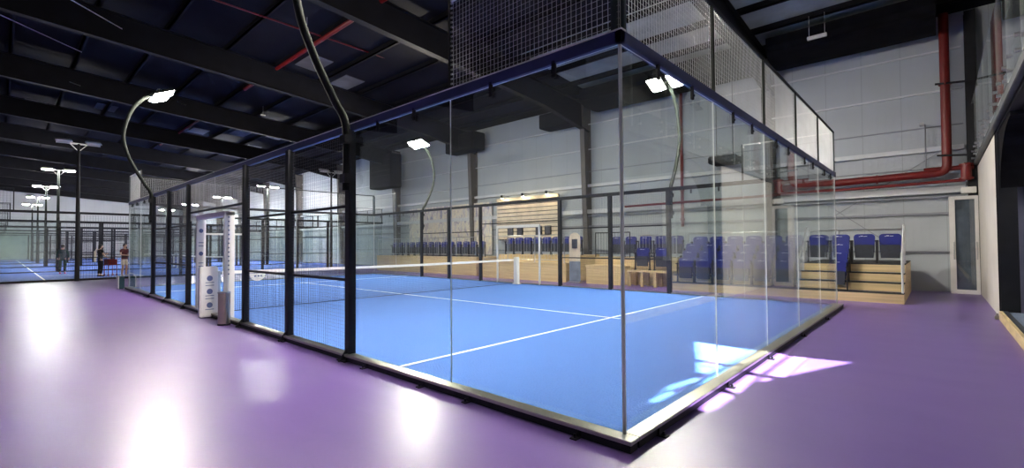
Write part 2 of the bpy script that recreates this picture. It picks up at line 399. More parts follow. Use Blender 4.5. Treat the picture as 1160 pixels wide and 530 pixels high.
# girts and ledges on the back wall
for i, (z, h, d, mt) in enumerate([(7.28, .05, .06, 'white_trim'), (6.06, .05, .06, 'white_trim'), (4.98, .03, .04, 'grey_trim'), (4.28, .14, .16, 'white_trim'), (3.02, .20, .22, 'white_trim'), (2.82, .05, .16, 'grey_trim'), (2.32, .07, .10, 'grey_trim'), (1.15, .05, .06, 'grey_trim')]):
    struct('trim_%d' % (i + 1), MB().box((XW - d, -2.40, z - h / 2), (XW - .001, YF, z + h / 2)), M[mt])
# thin diagonal bracing rods under the roof
for k, (x, y) in enumerate([(-2.6, 16.2), (-3.3, 19.7), (-1.2, 26.3), (2.7, 26.2)]):
    zz = 8.75
    struct('brace_rod', MB().wire((x, y, zz), (x + 2.1, y + 2.15, zz + .05), .035), M['steel'])
for a, b in (((15.95, .9, 2.3), (15.95, -1.9, 3.0 + 1.2)), ((15.95, 1.2, 2.9), (15.95, -1.0, 1.1))):
    struct('brace_rod', MB().bar(a, b, .025), M['grey_trim'])

# ------------------------------------------------------------------ turf and lines
turf = struct('court_turf', MB().box((0.018, 0.018, FZ), (9.982, 19.982, 0)), M['turf'], 'bright blue padel court turf inside the nearest glass cage')
for a, b in (((.06, 3.02), (9.94, 3.08)), ((.06, 16.92), (9.94, 16.98)), ((4.975, 2.85), (5.025, 17.15))):
    MB().box((*a, 0), (*b, .004)).build('line', M['line'], turf)

# ------------------------------------------------------------------ cage
def glass_mesh(w, h, th=.012, g=.004):
    mb = MB()
    x0, x1 = g / 2, w - g / 2; t = th / 2
    mb.k = 0
    mb.add([(x0, -t, 0), (x1, -t, 0), (x1, -t, h), (x0, -t, h)], [(0, 1, 2, 3)])
    mb.add([(x0, t, 0), (x1, t, 0), (x1, t, h), (x0, t, h)], [(3, 2, 1, 0)])
    mb.k = 1
    for q in ([(x0, -t, 0), (x0, t, 0), (x0, t, h), (x0, -t, h)], [(x1, -t, 0), (x1, t, 0), (x1, t, h), (x1, -t, h)], [(x0, -t, h), (x0, t, h), (x1, t, h), (x1, -t, h)]):
        mb.add(q, [(0, 1, 2, 3)])
    return mb
def wires_mesh(w, h, s=.05, d=.004, mesh_name='mesh_panel', m=None):
    mb = MB(); n = int(round(w / s)); k = int(round(h / s))
    for i in range(n + 1):
        x = min(max(i * s, .01), w - .01); mb.wire((x, 0, 0), (x, 0, h), d)
    for j in range(k + 1):
        z = min(max(j * s, .01), h - .01); mb.wire((0, .004, z), (w, .004, z), d * .5)
    return mb.mesh(mesh_name, m)
GP = glass_mesh(2, 2.96).mesh('glass_panel', M['glass'], M['edge'])
GPF = glass_mesh(2, 2.96).mesh('glass_panel', M['glass_far'], M['edge'])
WP1 = wires_mesh(2, .93, .05, .0062, m=M['wire'])
WP3 = wires_mesh(1.9, 2.94, .05, .0042, m=M['wire_dark'])
WPF1 = wires_mesh(2, .93, .10, .006, m=M['wire_dark'])
WPF3 = wires_mesh(1.9, 2.94, .10, .007, m=M['wire_dark'])
def P3(x0, y0, x1, y1):
    return math.atan2(y1 - y0, x1 - x0)

def cage(root, near=True):
    gp, w1, w3 = (GP, WP1, WP3) if near else (GPF, WPF1, WPF3)
    # base channel
    for (a, b) in (((-.115, -.115), (.018, 20.115)), ((9.982, -.115), (10.115, 20.115)), ((.018, -.115), (9.982, .018)), ((.018, 19.982), (9.982, 20.115))):
        MB().bbox((*a, .004), (*b, .034), .004).build('base_channel', M['base'] if near else M['black'], root)
        s = .012
        MB().box((a[0] + s, a[1] + s, FZ), (b[0] - s, b[1] - s, .006)).build('base_beam', M['black'], root)
    # side walls
    for X in (0, 10):
        out = -1 if X == 0 else 1
        for y0 in (0, 2, 16, 18):
            inst('glass_panel', gp, root, (X, y0, .034), PI / 2)
        for y0 in (4, 6, 12, 14):
            inst('mesh_panel', w3, root, (X, y0 + .05, .03), PI / 2)
            for z in (1.0, 2.0):
                MB().box((X - .02, y0 + .03, z - .018), (X + .02, y0 + 1.97, z + .018)).build('mid_rail', M['black'], root)
        # above the gate opening
        MB().box((X - .02, 8.03, 2.28), (X + .02, 11.97, 2.32)).build('mid_rail', M['black'], root)
        wtop = inst('mesh_panel', w1 if near else w1, root, (X, 8.0, 2.06 + .0), PI / 2); wtop.scale = (1, 1, 1); 
        wtop.location = (X, 8.0, 2.1); inst('mesh_panel', w1, root, (X, 10.0, 2.1), PI / 2)
        for y in (4.05, 6, 8, 12, 14, 15.95):
            t = MB(); t.bbox((X - .05 + out * .02, y - .062, FZ), (X + .05 + out * .02, y + .062, 3.02), .008)
            p = t.build('post', M['black'], root)
            f = MB(); f.box((X - .04 + out * .12, y - .10, FZ), (X + .04 + out * .06, y + .10, FZ + .015))
            f.prism([(y - .0, 0)] + [], 'X', 0, 0) if False else None
            f.add([(X + out * .07, y - .01, FZ), (X + out * .19, y - .01, FZ), (X + out * .07, y - .01, FZ + .16), (X + out * .07, y + .01, FZ), (X + out * .19, y + .01, FZ), (X + out * .07, y + .01, FZ + .16)],
                  [(0, 1, 2), (5, 4, 3), (0, 3, 4, 1), (1, 4, 5, 2), (2, 5, 3, 0)])
            for dy in (-.07, .07): f.tube([(X + out * .11, y + dy, FZ + .01), (X + out * .11, y + dy, FZ + .045)], .014, 6)
            f.build('post_foot', M['black'], p)
        MB().bbox((X - .03, -.03, 3.0), (X + .03, 20.03, 3.10), .004).build('top_rail', M['rail'] if near and X == 0 else M['black'], root)
        MB().box((X - .034, -.034, 3.094), (X + .034, 20.034, 3.106)).build('rail_lip', M['rail_edge'] if near and X == 0 else M['black'], root)
        for y0 in (0, 18):
            inst('mesh_panel', w1, root, (X, y0, 3.10), PI / 2)
            MB().box((X - .012, y0 + (0 if y0 == 0 else 0), 4.03), (X + .012, y0 + 2, 4.055)).build('mesh_rail', M['rail_edge'] if near else M['black'], root)
            ye = 2.0 if y0 == 0 else 18.0
            MB().bbox((X - .018, ye - .018, 3.1), (X + .018, ye + .018, 4.06), .004).build('mesh_post', M['black'], root)
            if near:
                cm = MB().cbox((0, 0, 0), (.012, .026, .014)).mesh('mesh_clip', M['steel'])
                for k in range(18): inst('mesh_clip', cm, root, (X + out * .02, ye - (.045 if y0 == 0 else -.045), 3.15 + k * .05))
    for Y in (0, 20):
        out = -1 if Y == 0 else 1
        for x0 in range(0, 10, 2):
            inst('glass_panel', gp, root, (x0, Y, .034), 0)
            inst('mesh_panel', w1, root, (x0, Y, 3.10), 0)
        MB().bbox((-.03, Y - .03, 3.0), (10.03, Y + .03, 3.10), .004).build('top_rail', M['rail'] if near and Y == 0 else M['black'], root)
        MB().bbox((-.02, Y - .02, 4.03), (10.02, Y + .02, 4.07), .004).build('mesh_rail', M['black'], root)
        for x in (2, 4, 6, 8):
            MB().bbox((x - .022, Y - .022, 3.1), (x + .022, Y + .022, 4.04), .004).build('mesh_post', M['pole'] if near else M['black'], root)
        for x in (0, 10):
            for dx, dy in ((.045 * (1 if x == 0 else -1), 0), (0, .045 * (1 if Y == 0 else -1))):
                MB().bbox((x + dx - .022, Y + dy - .022, 3.1), (x + dx + .022, Y + dy + .022, 4.06), .004).build('corner_post', M['post_teal'] if near else M['black'], root)
    if near:
        # clear joint strips between panes, clamp plates under the top rail, floor anchors
        for (x, y) in ((0, 0), (10, 0), (0, 20), (10, 20)):
            MB().tube([(x, y, .034), (x, y, 2.99)], .0145, 16).build('corner_joint', M['joint'], root)
        for X in (0, 10):
            out = -1 if X == 0 else 1
            for y in (.62, 1.38, 2.62, 3.38, 16.6, 17.4, 18.6, 19.4):
                c = MB(); c.bbox((X + out * .008, y - .022, 2.885), (X + out * .03, y + .022, 3.03), .003); c.tube([(X + out * .03, y, 2.92), (X + out * .042, y, 2.92)], .012, 8)
                c.build('clamp', M['black'], root)
            for y in (.35, 1.62, 2.35, 3.5, 16.4, 18.4):
                c = MB(); c.bbox((X + out * .10, y - .03, FZ), (X + out * .18, y + .03, FZ + .012), .002); c.bbox((X + out * .108, y - .022, FZ), (X + out * .122, y + .022, FZ + .06), .002)
                c.tube([(X + out * .15, y, FZ + .01), (X + out * .15, y, FZ + .04)], .012, 6)
                c.build('anchor', M['black'], root)
        for x in (.62, 1.38, 2.62, 3.38, 4.62, 5.38, 6.62, 7.38, 8.62, 9.38):
            c = MB(); c.bbox((x - .022, -.03, 2.875), (x + .022, -.008, 3.03), .003); c.tube([(x, -.03, 2.91), (x, -.042, 2.91)], .012, 8)
            c.build('clamp', M['black'], root)
        for x in (.35, 2.0, 3.6, 5.6, 7.8):
            c = MB(); c.bbox((x - .03, -.18, FZ), (x + .03, -.10, FZ + .012), .002); c.bbox((x - .022, -.122, FZ), (x + .022, -.108, FZ + .06), .002)
            c.tube([(x, -.15, FZ + .01), (x, -.15, FZ + .04)], .012, 6)
            c.build('anchor', M['black'], root)

cage_near = empty('court_cage', (0, 0, 0), 0, 'nearest glass and mesh court cage standing on the purple floor, around the bright blue court', 'court cage')
cage(cage_near, True)

# gate arches (white lacquered) around the net openings
def gate(loc, rz, label, boards=True, near=True):
    r = empty('gate_frame', loc, rz, label, 'gate frame')
    x0, x1 = (-.03, .03) if not boards else (-.07, .09)
    for ya, yb, w in ((-1.10, -1.04, 0), (1.02, 1.08, 1)):
        jb = MB().bbox((x0 - (.0 if w or not boards else .03), ya, FZ), (x1 + (.03 if w and boards else 0), yb, 2.18), .006).build('jamb', M['pad'], r)
        if boards:
            if w:
                for z in (1.84, 1.30): MB().prism([(.02 + .045 * math.cos(2 * PI * k / 14), z + .05 * math.sin(2 * PI * k / 14)) for k in range(14)], 'Y', ya - .004, ya).build('emblem', M['blue_print'], jb)
                t = MB()
                for z in (1.56, 1.48, 1.08, 1.0): t.cbox((.02, ya - .002, z), (.10, .003, .018))
                t.build('lettering', M['greencloth'], jb)
            else:
                t = MB()
                for z in range(14): t.cbox((-.02, ya - .002, .9 + z * .09), (.03, .003, .03))
                t.build('lettering', M['greencloth'], jb)
    MB().bbox((x0, -1.10, 2.10), (x1, 1.08, 2.20), .006).build('header', M['pad'], r)
    return r
gate((0.0, 10.08, 0), 0, 'white gate frame with printed side boards on the near side of the cage')
gate((10.0, 9.98, 0), 0, 'thin white gate frame on the far side of the cage by the net', boards=False)

# ------------------------------------------------------------------ net
def net(loc, rz, label, sp=.045):
    r = empty('court_net', loc, rz, label, 'net')
    mb = MB(); L = 9.7
    def top(y): return .88 + .03 * abs((y - L / 2) / (L / 2)) ** 1.6
    n = int(L / sp)
    for i in range(n + 1):
        y = i * L / n; mb.wire((0, y, .02), (0, y, top(y)), .005)
    k = 19
    for j in range(k + 1):
        for a in range(12):
            y0, y1 = a * L / 12, (a + 1) * L / 12
            mb.wire((.002, y0, .02 + (top(y0) - .02) * j / k), (.002, y1, .02 + (top(y1) - .02) * j / k), .005)
    mb.build('net_mesh', M['net'], r, (0, .15, 0))
    t = MB(); N = 24
    vs = []
    for i in range(N + 1):
        y = i * L / N; z = top(y)
        vs += [(-.012, y, z - .055), (.012, y, z - .055), (.012, y, z + .012), (-.012, y, z + .012)]
    fs = [(a * 4 + i, a * 4 + (i + 1) % 4, a * 4 + 4 + (i + 1) % 4, a * 4 + 4 + i) for a in range(N) for i in range(4)] + [(0, 1, 2, 3), (N * 4 + 3, N * 4 + 2, N * 4 + 1, N * 4)]
    t.add(vs, fs)
    tp = t.build('net_tape', M['tape'], r, (0, .15, 0))
    w = MB()
    for q in range(14):
        y = .45 + q * .68; w.cbox((-.0135, y, top(y) - .02), (.002, .10 if q % 3 else .2, .016)); w.cbox((-.0135, y + .13, top(y) - .02), (.002, .05, .016))
    w.build('lettering', M['greencloth'], tp)
    for y in (.08, 9.92):
        p = MB(); p.bbox((-.04, y - .04, .0), (.04, y + .04, .93), .008); p.bbox((-.09, y - .07, .0), (.09, y + .07, .02), .004)
        p.build('net_post', M['steel'], r)
    c = MB(); c.tube([(0, .15, .02), (0, L + .15, .02)], .008, 6); c.build('bottom_cord', M['net'], r)
    return r
# local +Y of the net runs along world +X
nr = net((0, 10, 0), -PI / 2, 'low black net with white tape across the nearest court')
# far-end padded net post and half-round club sign below the tape
p = tag(MB().bbox((9.72, 9.76, .0), (9.88, 9.94, 1.0), .02).bbox((9.70, 9.70, 0), (9.90, 9.98, .03), .005).build('post_padding', M['pad']), 'white upright padding around the far net post', 'padding')
t = MB(); t.prism([(9.80, z) for z in ()] or [(9.69, .3), (9.70, .3)], 'Y', 0, 0) if False else None
sg = MB(); pts = [(.87 + .17 * math.cos(PI + PI * k / 16), .83 + .17 * math.sin(PI + PI * k / 16)) for k in range(17)]
sg.prism(pts, 'Y', 9.955, 9.975)
sgo = tag(sg.build('round_sign', M['pad']), 'white half-round sign hanging below the net tape near the gate', 'sign')
b = MB(); b.cbox((.82, 9.953, .775), (.05, .003, .04)); b.cbox((.89, 9.953, .775), (.04, .003, .04)); b.cbox((.95, 9.953, .775), (.03, .003, .04)); b.build('lettering', M['blue_print'], sgo)

# padded white block in front of the gate
blk = empty('foam_block', (-.155, 9.8, FZ), .0, 'tall white foam block with blue emblems standing in front of the gate', 'padding')
bo = MB().bbox((-.17, -.03, 0.01), (.17, .12, 1.09), .02).build('body', M['pad'], blk)
for z in (.84, .56, .27):
    em = MB(); em.prism([(.01 + .055 * math.cos(2 * PI * k / 16), z + .06 * math.sin(2 * PI * k / 16)) for k in range(16)], 'Y', -.034, -.03); em.build('emblem', M['blue_print'], bo)
t = MB()
for z in (.75, .69, .47, .41, .18): t.cbox((.01, -.032, z), (.16, .003, .016))
t.build('lettering', M['greencloth'], bo)
# litter bin
bn = empty('litter_bin', (-.235, 8.5, FZ), 0, 'satin steel cylindrical litter bin beside the gate post', 'bin')
t = MB(); t.tube([(0, 0, .02), (0, 0, 0.62)], .105, 24); t.build('body', M['brown_metal'], bn)
t = MB(); t.tube([(0, 0, .615), (0, 0, .64)], .112, 24); t.build('rim', M['steel'], bn)
t = MB(); t.tube([(0, 0, 0), (0, 0, .03)], .11, 24); t.build('base', M['black'], bn)
t = MB(); t.bbox((.0, -.12, .02), (.05, -.100, .62), .006); t.build('side_plate', M['steel'], bn)

# teal box by the far corner of the cage
tb = empty('ball_box', (-.16, 20.5, FZ), 0, 'small dark teal box on the floor by the far corner of the cage', 'box')
MB().bbox((-.08, -.2, 0), (.08, .2, .45), .02).build('body', M['teal'], tb)
MB().bbox((-.10, -.22, .0), (-.082, .22, .47), .005).build('side', M['pad'], tb)

# ------------------------------------------------------------------ floodlights
def head(parent, c, tilt, lit, cool=False, axis='Y', strong=False):
    # one flood head: finned housing, lens; tilted about Y (towards +-X)
    h = bpy.data.objects.new('flood_head', None); 
    mb = MB(); mb.bbox((-.27, -.22, 0), (.27, .22, .05), .01)
    for k in range(8): mb.box((-.20 + k * .055, -.15, .05), (-.19 + k * .055, .15, .085))
    mb.box((-.28, -.23, -.012), (.28, .23, .004))
    o = mb.build('flood_head', M['pole'] if lit else M['steel'], parent, c); o.rotation_euler = (0, tilt, 0) if axis == 'Y' else (tilt, 0, 0)
    l = MB(); l.add([(-.25, -.20, -.014), (.25, -.20, -.014), (.25, .20, -.014), (-.25, .20, -.014), (-.17, -.12, -.11), (.17, -.12, -.11), (.17, .12, -.11), (-.17, .12, -.11)], [(0, 1, 2, 3), (4, 5, 6, 7), (0, 1, 5, 4), (1, 2, 6, 5), (2, 3, 7, 6), (3, 0, 4, 7)])
    l.build('lens', (M['lens_right'] if strong else M['lens_cool'] if cool else M['lens']) if lit else M['lens_off'], o)
    return o
def curved_pole(name, X, Y, label, out):
    r = empty(name, (X, Y, 0), 0, label, 'floodlight')
    P = [(0.02, 2.2), (0.02, 3.05), (.24, 3.36), (.50, 3.84), (.70, 4.34), (.76, 4.85), (.60, 5.5), (.34, 5.92), (.04, 6.2)]
    P = [(max(a, .085), b) for a, b in P[:2]] + P[2:]
    # smooth by Catmull-Rom
    pts = []
    for i in range(len(P) - 1):
        p0, p1, p2, p3 = P[max(i - 1, 0)], P[i], P[i + 1], P[min(i + 2, len(P) - 1)]
        for s in range(5):
            t = s / 5
            pts.append(tuple(.5 * ((2 * p1[k]) + (-p0[k] + p2[k]) * t + (2 * p0[k] - 5 * p1[k] + 4 * p2[k] - p3[k]) * t * t + (-p0[k] + 3 * p1[k] - 3 * p2[k] + p3[k]) * t ** 3) for k in (0, 1)))
    pts.append(P[-1])
    mb = MB(); mb.tube([(out * a, 0, b) for a, b in pts], .05, 12); mb.build('pole', M['pole'], r)
    MB().bbox((out * .06, -.07, 2.3), (out * .14, .07, 2.42), .006).build('bracket', M['black'], r)
    MB().bbox((out * .06, -.07, 2.82), (out * .14, .07, 2.94), .006).build('bracket', M['black'], r)
    mb = MB(); mb.bar((0, -.42, 6.22), (0, .42, 6.22), .05); mb.bar((out * .15, -.12, 6.1), (out * -.1, -.3, 6.26), .02); mb.bar((out * .15, .12, 6.1), (out * -.1, .3, 6.26), .02)
    mb.build('cross_arm', M['steel'], r)
    for dy in (-.30, .30):
        head(r, (-out * .14, dy, 6.17), out * .42 * 1, True)
    return r
curved_pole('floodlight', 0, 4.05, 'curved grey floodlight pole rising out of the photo beside the first black post', -1)
curved_pole('floodlight', 0, 15.95, 'curved grey pole with lit floodlight, upper left above the far end of the cage', -1)
curved_pole('floodlight', 10, 4.0, 'brightest lit floodlight on a curved pole, seen through glass just right of the cage corner', 1)
curved_pole('floodlight', 10, 15.95, 'lit floodlight on a curved pole, seen through the left glass panes', 1)

def t_pole(x, y, lit, label, h=6.2):
    r = empty('mast_floodlight', (x, y, 0), 0, label, 'floodlight')
    mb = MB(); mb.tube([(0, 0, FZ), (0, 0, 3.0), (0, 0, h)], [.085, .075, .05], 12); mb.build('pole', M['pole'] if lit else M['black'], r)
    mb = MB(); mb.bar((-.75, 0, h), (.75, 0, h), .06); mb.bar((-.3, 0, h), (0, 0, h - .35), .03); mb.bar((.3, 0, h), (0, 0, h - .35), .03); mb.build('cross_arm', M['steel'], r)
    for dx in (-.5, .5):
        head(r, (dx, -.05, h + .09), .30, lit, True, axis='X', strong=x > 5)
    return r
names = {27.2: 'unlit twin floodlight mast', 37.9: 'nearest lit twin floodlight mast', 49.2: 'second nearest lit twin floodlight mast', 60.6: 'second farthest lit twin floodlight mast', 71.6: 'farthest lit twin floodlight mast'}
for yy in (27.2, 37.9, 49.2, 60.6, 71.6):
    for xx, side in ((-.8, 'in the left row beyond the walkway'), (11.25, 'in the right row, seen through the cage mesh')):
        t_pole(xx, yy, yy > 30, names[yy] + ' ' + side)

# ------------------------------------------------------------------ distant courts (long axis across the hall)
first = None
for k, y0 in enumerate((27.5, 38.4, 49.8, 61.1, 72.1)):
    word = ('first', 'second', 'third', 'fourth', 'fifth')[k]
    tf = struct('court_turf', MB().box((-4.75, y0 + .05, FZ), (15.15, y0 + 9.95, 0)), M['turf_far'], 'blue turf of the %s distant court' % word)
    for a, b in (((-1.82, y0 + .06), (-1.76, y0 + 9.94)), ((12.1, y0 + .06), (12.16, y0 + 9.94)), ((-1.9, y0 + 4.97), (12.3, y0 + 5.03))):
        MB().box((*a, 0), (*b, .004)).build('line', M['line'], tf)
    if first is None:
        first = empty('court_cage', (-4.8, y0 + 10, 0), -PI / 2, 'black mesh cage of the %s distant court, counted from the walkway' % word, 'court cage')
        cage(first, False)
    else:
        c = copy_tree(first); c.location = (-4.8, y0 + 10, 0); c['label'] = 'black mesh cage of the %s distant court, counted from the walkway' % word
    if k < 2:
        net((5.2, y0, 0), 0, 'low net with white tape across the %s distant court' % word, sp=.09)
# blue strip between them and the near cage stays the purple floor

# ------------------------------------------------------------------ spectator stand
WOODT = .2
def seat_proto():
    r = empty('tip_up_seat', (0, 0, 0), 0, 'x', 'seat')
    W = .25
    def rounded(w, z0, z1, rad, n=6):
        pts = [(-w + .02, z0), (w - .02, z0)]
        for k in range(n + 1):
            a = (PI / 2) * k / n; pts.append((w - rad + rad * math.cos(a), z1 - rad + rad * math.sin(a)))
        for k in range(n + 1):
            a = PI / 2 + (PI / 2) * k / n; pts.append((-w + rad + rad * math.cos(a), z1 - rad + rad * math.sin(a)))
        return pts
    b = MB(); b.prism(rounded(.235, .30, .80, .09), 'X', .035, .07); b.build('backrest', M['seat'], r).rotation_euler = (0, .05, 0)
    mk = MB(); mk.cbox((.033, -.03, .735), (.003, .075, .012)); mk.cbox((.033, .05, .742), (.003, .06, .020)); mk.cbox((.033, .10, .73), (.003, .03, .012)); mk.build('printed_mark', M['mark'], r)
    s = MB(); s.prism(rounded(.215, .14, .50, .05), 'X', -.035, .022); s.build('seat_pan', M['seat_dark'], r)
    for sgn in (-1, 1):
        t = MB(); t.bbox((-.03, sgn * .262 - .015, 0), (.04, sgn * .262 + .015, .62), .005); t.bbox((-.10, sgn * .262 - .022, .58), (.06, sgn * .262 + .022, .63), .01); t.bbox((-.06, sgn * .262 - .02, 0), (.07, sgn * .262 + .02, .03), .004)
        t.build('standard', M['seat_black'], r)
    return r
proto = seat_proto(); used = [False]
def place_seat(x, y, z, label, group, s=1.0):
    o = proto if not used[0] else copy_tree(proto); used[0] = True
    o.location = (x, y, z); o['label'] = label; o['group'] = group; o.scale = (1, s, 1); return o
ORD = ['first', 'second', 'third', 'fourth', 'fifth', 'sixth', 'seventh', 'eighth', 'ninth', 'tenth', 'eleventh', 'twelfth', 'thirteenth', 'fourteenth', 'fifteenth']
X0 = 11.66; DX = .30; tz = [.20, .43, .66, .89]
st = empty('spectator_stand', (X0, 0, FZ), 0, 'stepped plywood spectator stand with four dark-carpeted tiers by the far wall', 'stand')
YB = 4.75; YA = -1.14
for i in range(4):
    x = i * DX; zz = tz[i] - FZ; zl = (tz[i - 1] - FZ) if i else 0
    MB().box((x, YA, zl + (.012 if i else 0)), (x + .02, YB, zz - .025)).build('riser', M['wood'], st)
    xe = x + DX if i < 3 else XW - .4 - X0
    MB().bbox((x - .004, YA, zz - .025), (xe + .02, YB, zz), .003).build('tread', M['carpet'], st)
t = MB()
t.prism([(0.02, 0), (XW - .4 - X0, 0), (XW - .4 - X0, tz[3] - FZ - .03), (.92, tz[3] - FZ - .03), (.92, tz[2] - FZ - .03), (.62, tz[2] - FZ - .03), (.62, tz[1] - FZ - .03), (.32, tz[1] - FZ - .03), (.32, tz[0] - FZ - .03), (.02, tz[0] - FZ - .03)], 'Y', YA + .002, YA + .022)
t.build('side_panel', M['wood'], st)
# top row: three seats to the right, then on towards the left behind the glass
k = 0
y = -.82
while y < 4.6:
    where = 'nearest the stair handrail' if k == 0 else '%s from the stair handrail' % ORD[k]
    place_seat(12.98, y, tz[3], 'blue tip-up seat in the top row of the stand, ' + where, 'tip-up seats in the top row of the stand', 1.02); k += 1; y += .565
for i, row in enumerate(('front', 'second', 'third')):
    place_seat(X0 + DX * i + .17, .22, tz[i] + 0, 'blue tip-up seat standing alone between the steps in the %s row' % row, 'single seats beside the aisle', .8)
    for j in range(6):
        place_seat(X0 + DX * i + .17, 1.48 + j * .565, tz[i], 'blue tip-up seat behind the glass in the %s row, %s from the aisle' % (row, ORD[j]), 'tip-up seats in the lower rows of the stand', 1.02)
def railing(name, label, pts, h, sp=.12, bars=True, z0=0, mtl='steel'):
    r = empty(name, (*pts[0], z0), 0, label, 'railing')
    ox, oy = pts[0]
    for a, b in zip(pts, pts[1:]):
        a = (a[0] - ox, a[1] - oy); b = (b[0] - ox, b[1] - oy)
        MB().tube([(a[0], a[1], h), (b[0], b[1], h)], .021, 8).build('top_rail', M[mtl], r)
        if bars: MB().tube([(a[0], a[1], .12), (b[0], b[1], .12)], .014, 8).build('bottom_rail', M[mtl], r)
        L = math.hypot(b[0] - a[0], b[1] - a[1]); n = max(1, int(L / 1.3))
        for i in range(n + 1):
            q = (a[0] + (b[0] - a[0]) * i / n, a[1] + (b[1] - a[1]) * i / n)
            MB().tube([(q[0], q[1], 0), (q[0], q[1], h)], .02, 8).build('rail_post', M[mtl], r)
        if bars:
            n = int(L / sp); t = MB()
            for i in range(1, n):
                q = (a[0] + (b[0] - a[0]) * i / n, a[1] + (b[1] - a[1]) * i / n); t.tube([(q[0], q[1], .12), (q[0], q[1], h)], .007, 5, False)
            t.build('balusters', M[mtl], r)
    return r
railing('guard_rail', 'steel guard rail running behind the top row of blue seats', [(13.25, YA + .04), (13.25, YB)], .92, bars=False, z0=tz[3])
hr = empty('handrail', (X0, YA + .03, FZ), 0, 'tall looped steel handrail at the right end of the stand steps', 'handrail')
t = MB(); t.tube([(.10, 0, tz[0] - FZ), (.10, 0, 1.02), (.14, 0, 1.10), (1.32, 0, 1.96), (1.40, 0, 1.95), (1.44, 0, 1.88), (1.44, 0, tz[3] - FZ)], .024, 10); t.build('rail', M['white_trim'], hr)
for px_, zt_, zb_ in ((.75, 1.54, tz[2] - FZ),): MB().tube([(px_, 0, zb_), (px_, 0, zt_)], .02, 8).build('rail_post', M['white_trim'], hr)
MB().tube([(.14, 0, .72), (1.42, 0, 1.58)], .018, 8).build('middle_rail', M['white_trim'], hr)
# platforms further along with their railings and seats
def platform(name, y0, y1, label, x0=12.0, top=.70, legs=False, depth=1.6):
    r = empty(name, (x0, y0, FZ), 0, label, 'platform'); L = y1 - y0; h = top - FZ
    MB().bbox((0, 0, h - .06), (depth, L, h), .004).build('deck', M['wood'], r)
    if legs:
        n = 4
        for i in range(n):
            for xx in (.02, depth - .12):
                MB().bbox((xx, .02 + (L - .12) * i / (n - 1), 0), (xx + .09, .02 + (L - .12) * i / (n - 1) + .09, h - .06), .004).build('leg', M['wood'], r)
    else:
        MB().box((.02, .02, 0), (.04, L - .02, h - .06)).build('front_panel', M['wood'], r)
        MB().box((.04, .02, 0), (depth, .04, h - .06)).build('end_panel', M['wood'], r)
        MB().box((.04, L - .04, 0), (depth, L - .02, h - .06)).build('end_panel', M['wood'], r)
    return r
platform('bench_platform', 4.90, 6.50, 'plywood bench platform on square legs carrying two blue seats', legs=True, top=.52, depth=.62)
for j, y in enumerate((5.32, 6.05)):
    place_seat(12.30, y, .52, 'blue seat on the plywood bench, ' + ('the one on the right' if j == 0 else 'the one on the left'), 'seats on the plywood bench', 1.05)
platform('platform', 4.95, 8.35, 'plywood platform behind the bench with square legs', x0=12.75, top=.95, depth=1.5)
for j in range(5):
    place_seat(13.5, 5.3 + j * .62, .95, 'blue tip-up seat on the platform behind the bench, %s from the stepped stand' % ORD[j], 'seats behind the bench')
railing('railing', 'grey bar railing in front of the seats behind the bench', [(12.8, 5.0), (12.8, 6.4)], .80, z0=.95)
railing('railing', 'dark bar railing on the platform left of the bench', [(12.8, 6.8), (12.8, 8.3)], .95, z0=.95, mtl='black')
platform('low_platform', 6.75, 8.30, 'plywood box platform between the bench and the brown column', x0=12.05, top=.66, depth=.68)
platform('platform', 9.2, 14.0, 'long plywood platform in front of the warmly lit slatted wall', x0=12.0, top=.70, depth=.95)
platform('platform', 9.2, 14.0, 'higher plywood tier carrying the seats before the slatted wall', x0=12.96, top=1.0, depth=1.6)
for j in range(8):
    place_seat(13.4, 9.6 + j * .56, 1.0, 'blue tip-up seat on the platform before the slatted wall, %s from the right' % ORD[j], 'seats before the slatted wall')
railing('railing', 'steel bar railing along the platform before the slatted wall', [(12.06, 9.3), (12.06, 13.9)], 1.15, z0=.70, mtl='steel', sp=.16)
platform('platform', 15.0, 24.0, 'plywood platform below the large printed banner', x0=12.6, top=.85, depth=2.6)
for j in range(14):
    place_seat(13.4, 15.5 + j * .60, .85, 'blue tip-up seat on the platform below the banner, %s from the right' % ORD[j], 'seats below the banner')
railing('railing', 'grey bar railing behind the net along the banner platform', [(12.66, 15.1), (12.66, 23.9)], 1.0, z0=.85, sp=.2)

# slatted warm wall, pictures, spots
sw = empty('slatted_panel', (15.7, 12.3, 1.7), 0, 'warmly lit slatted timber panel on the far wall', 'wall panel')
MB().box((.06, 0, 0), (.12, 4.3, 2.3)).build('backing', M['column'], sw)
t = MB()
for k in range(11): t.box((0, 0, .06 + k * .21), (.06, 4.3, .06 + k * .21 + .165))
t.build('slats', M['cream'], sw)
for j, y in enumerate((12.7, 13.3, 14.6, 15.3)):
    f = tag(MB().bbox((15.62, y, 1.95), (15.66, y + .42, 2.42), .006).build('framed_picture', M['black']), 'small dark framed picture on the slatted panel, %s from the right' % ORD[j], 'picture', 'pictures on the slatted panel')
    MB().box((15.612, y + .04, 1.99), (15.62, y + .38, 2.38)).build('print', M['picture'], f)
for j, y in enumerate((12.8, 14.4, 15.9)):
    f = tag(MB().tube([(15.35, y, 4.16), (15.42, y, 4.02)], .06, 12).tube([(15.35, y, 4.16), (15.98, y, 4.16)], .012, 6).build('wall_spotlight', M['black']), 'small warm spotlight above the slatted panel, %s from the right' % ORD[j], 'lamp', 'spotlights above the slatted panel')
    MB().tube([(15.424, y, 4.012), (15.43, y, 4.0)], .05, 12).build('lens', M['warm'], f)
# printed banner on the wall
bn2 = tag(MB().box((15.90, 17.2, .9), (15.93, 25.2, 3.95)).build('wall_banner', M['banner']), 'long faded banner printed with pale figures on the far wall', 'banner')
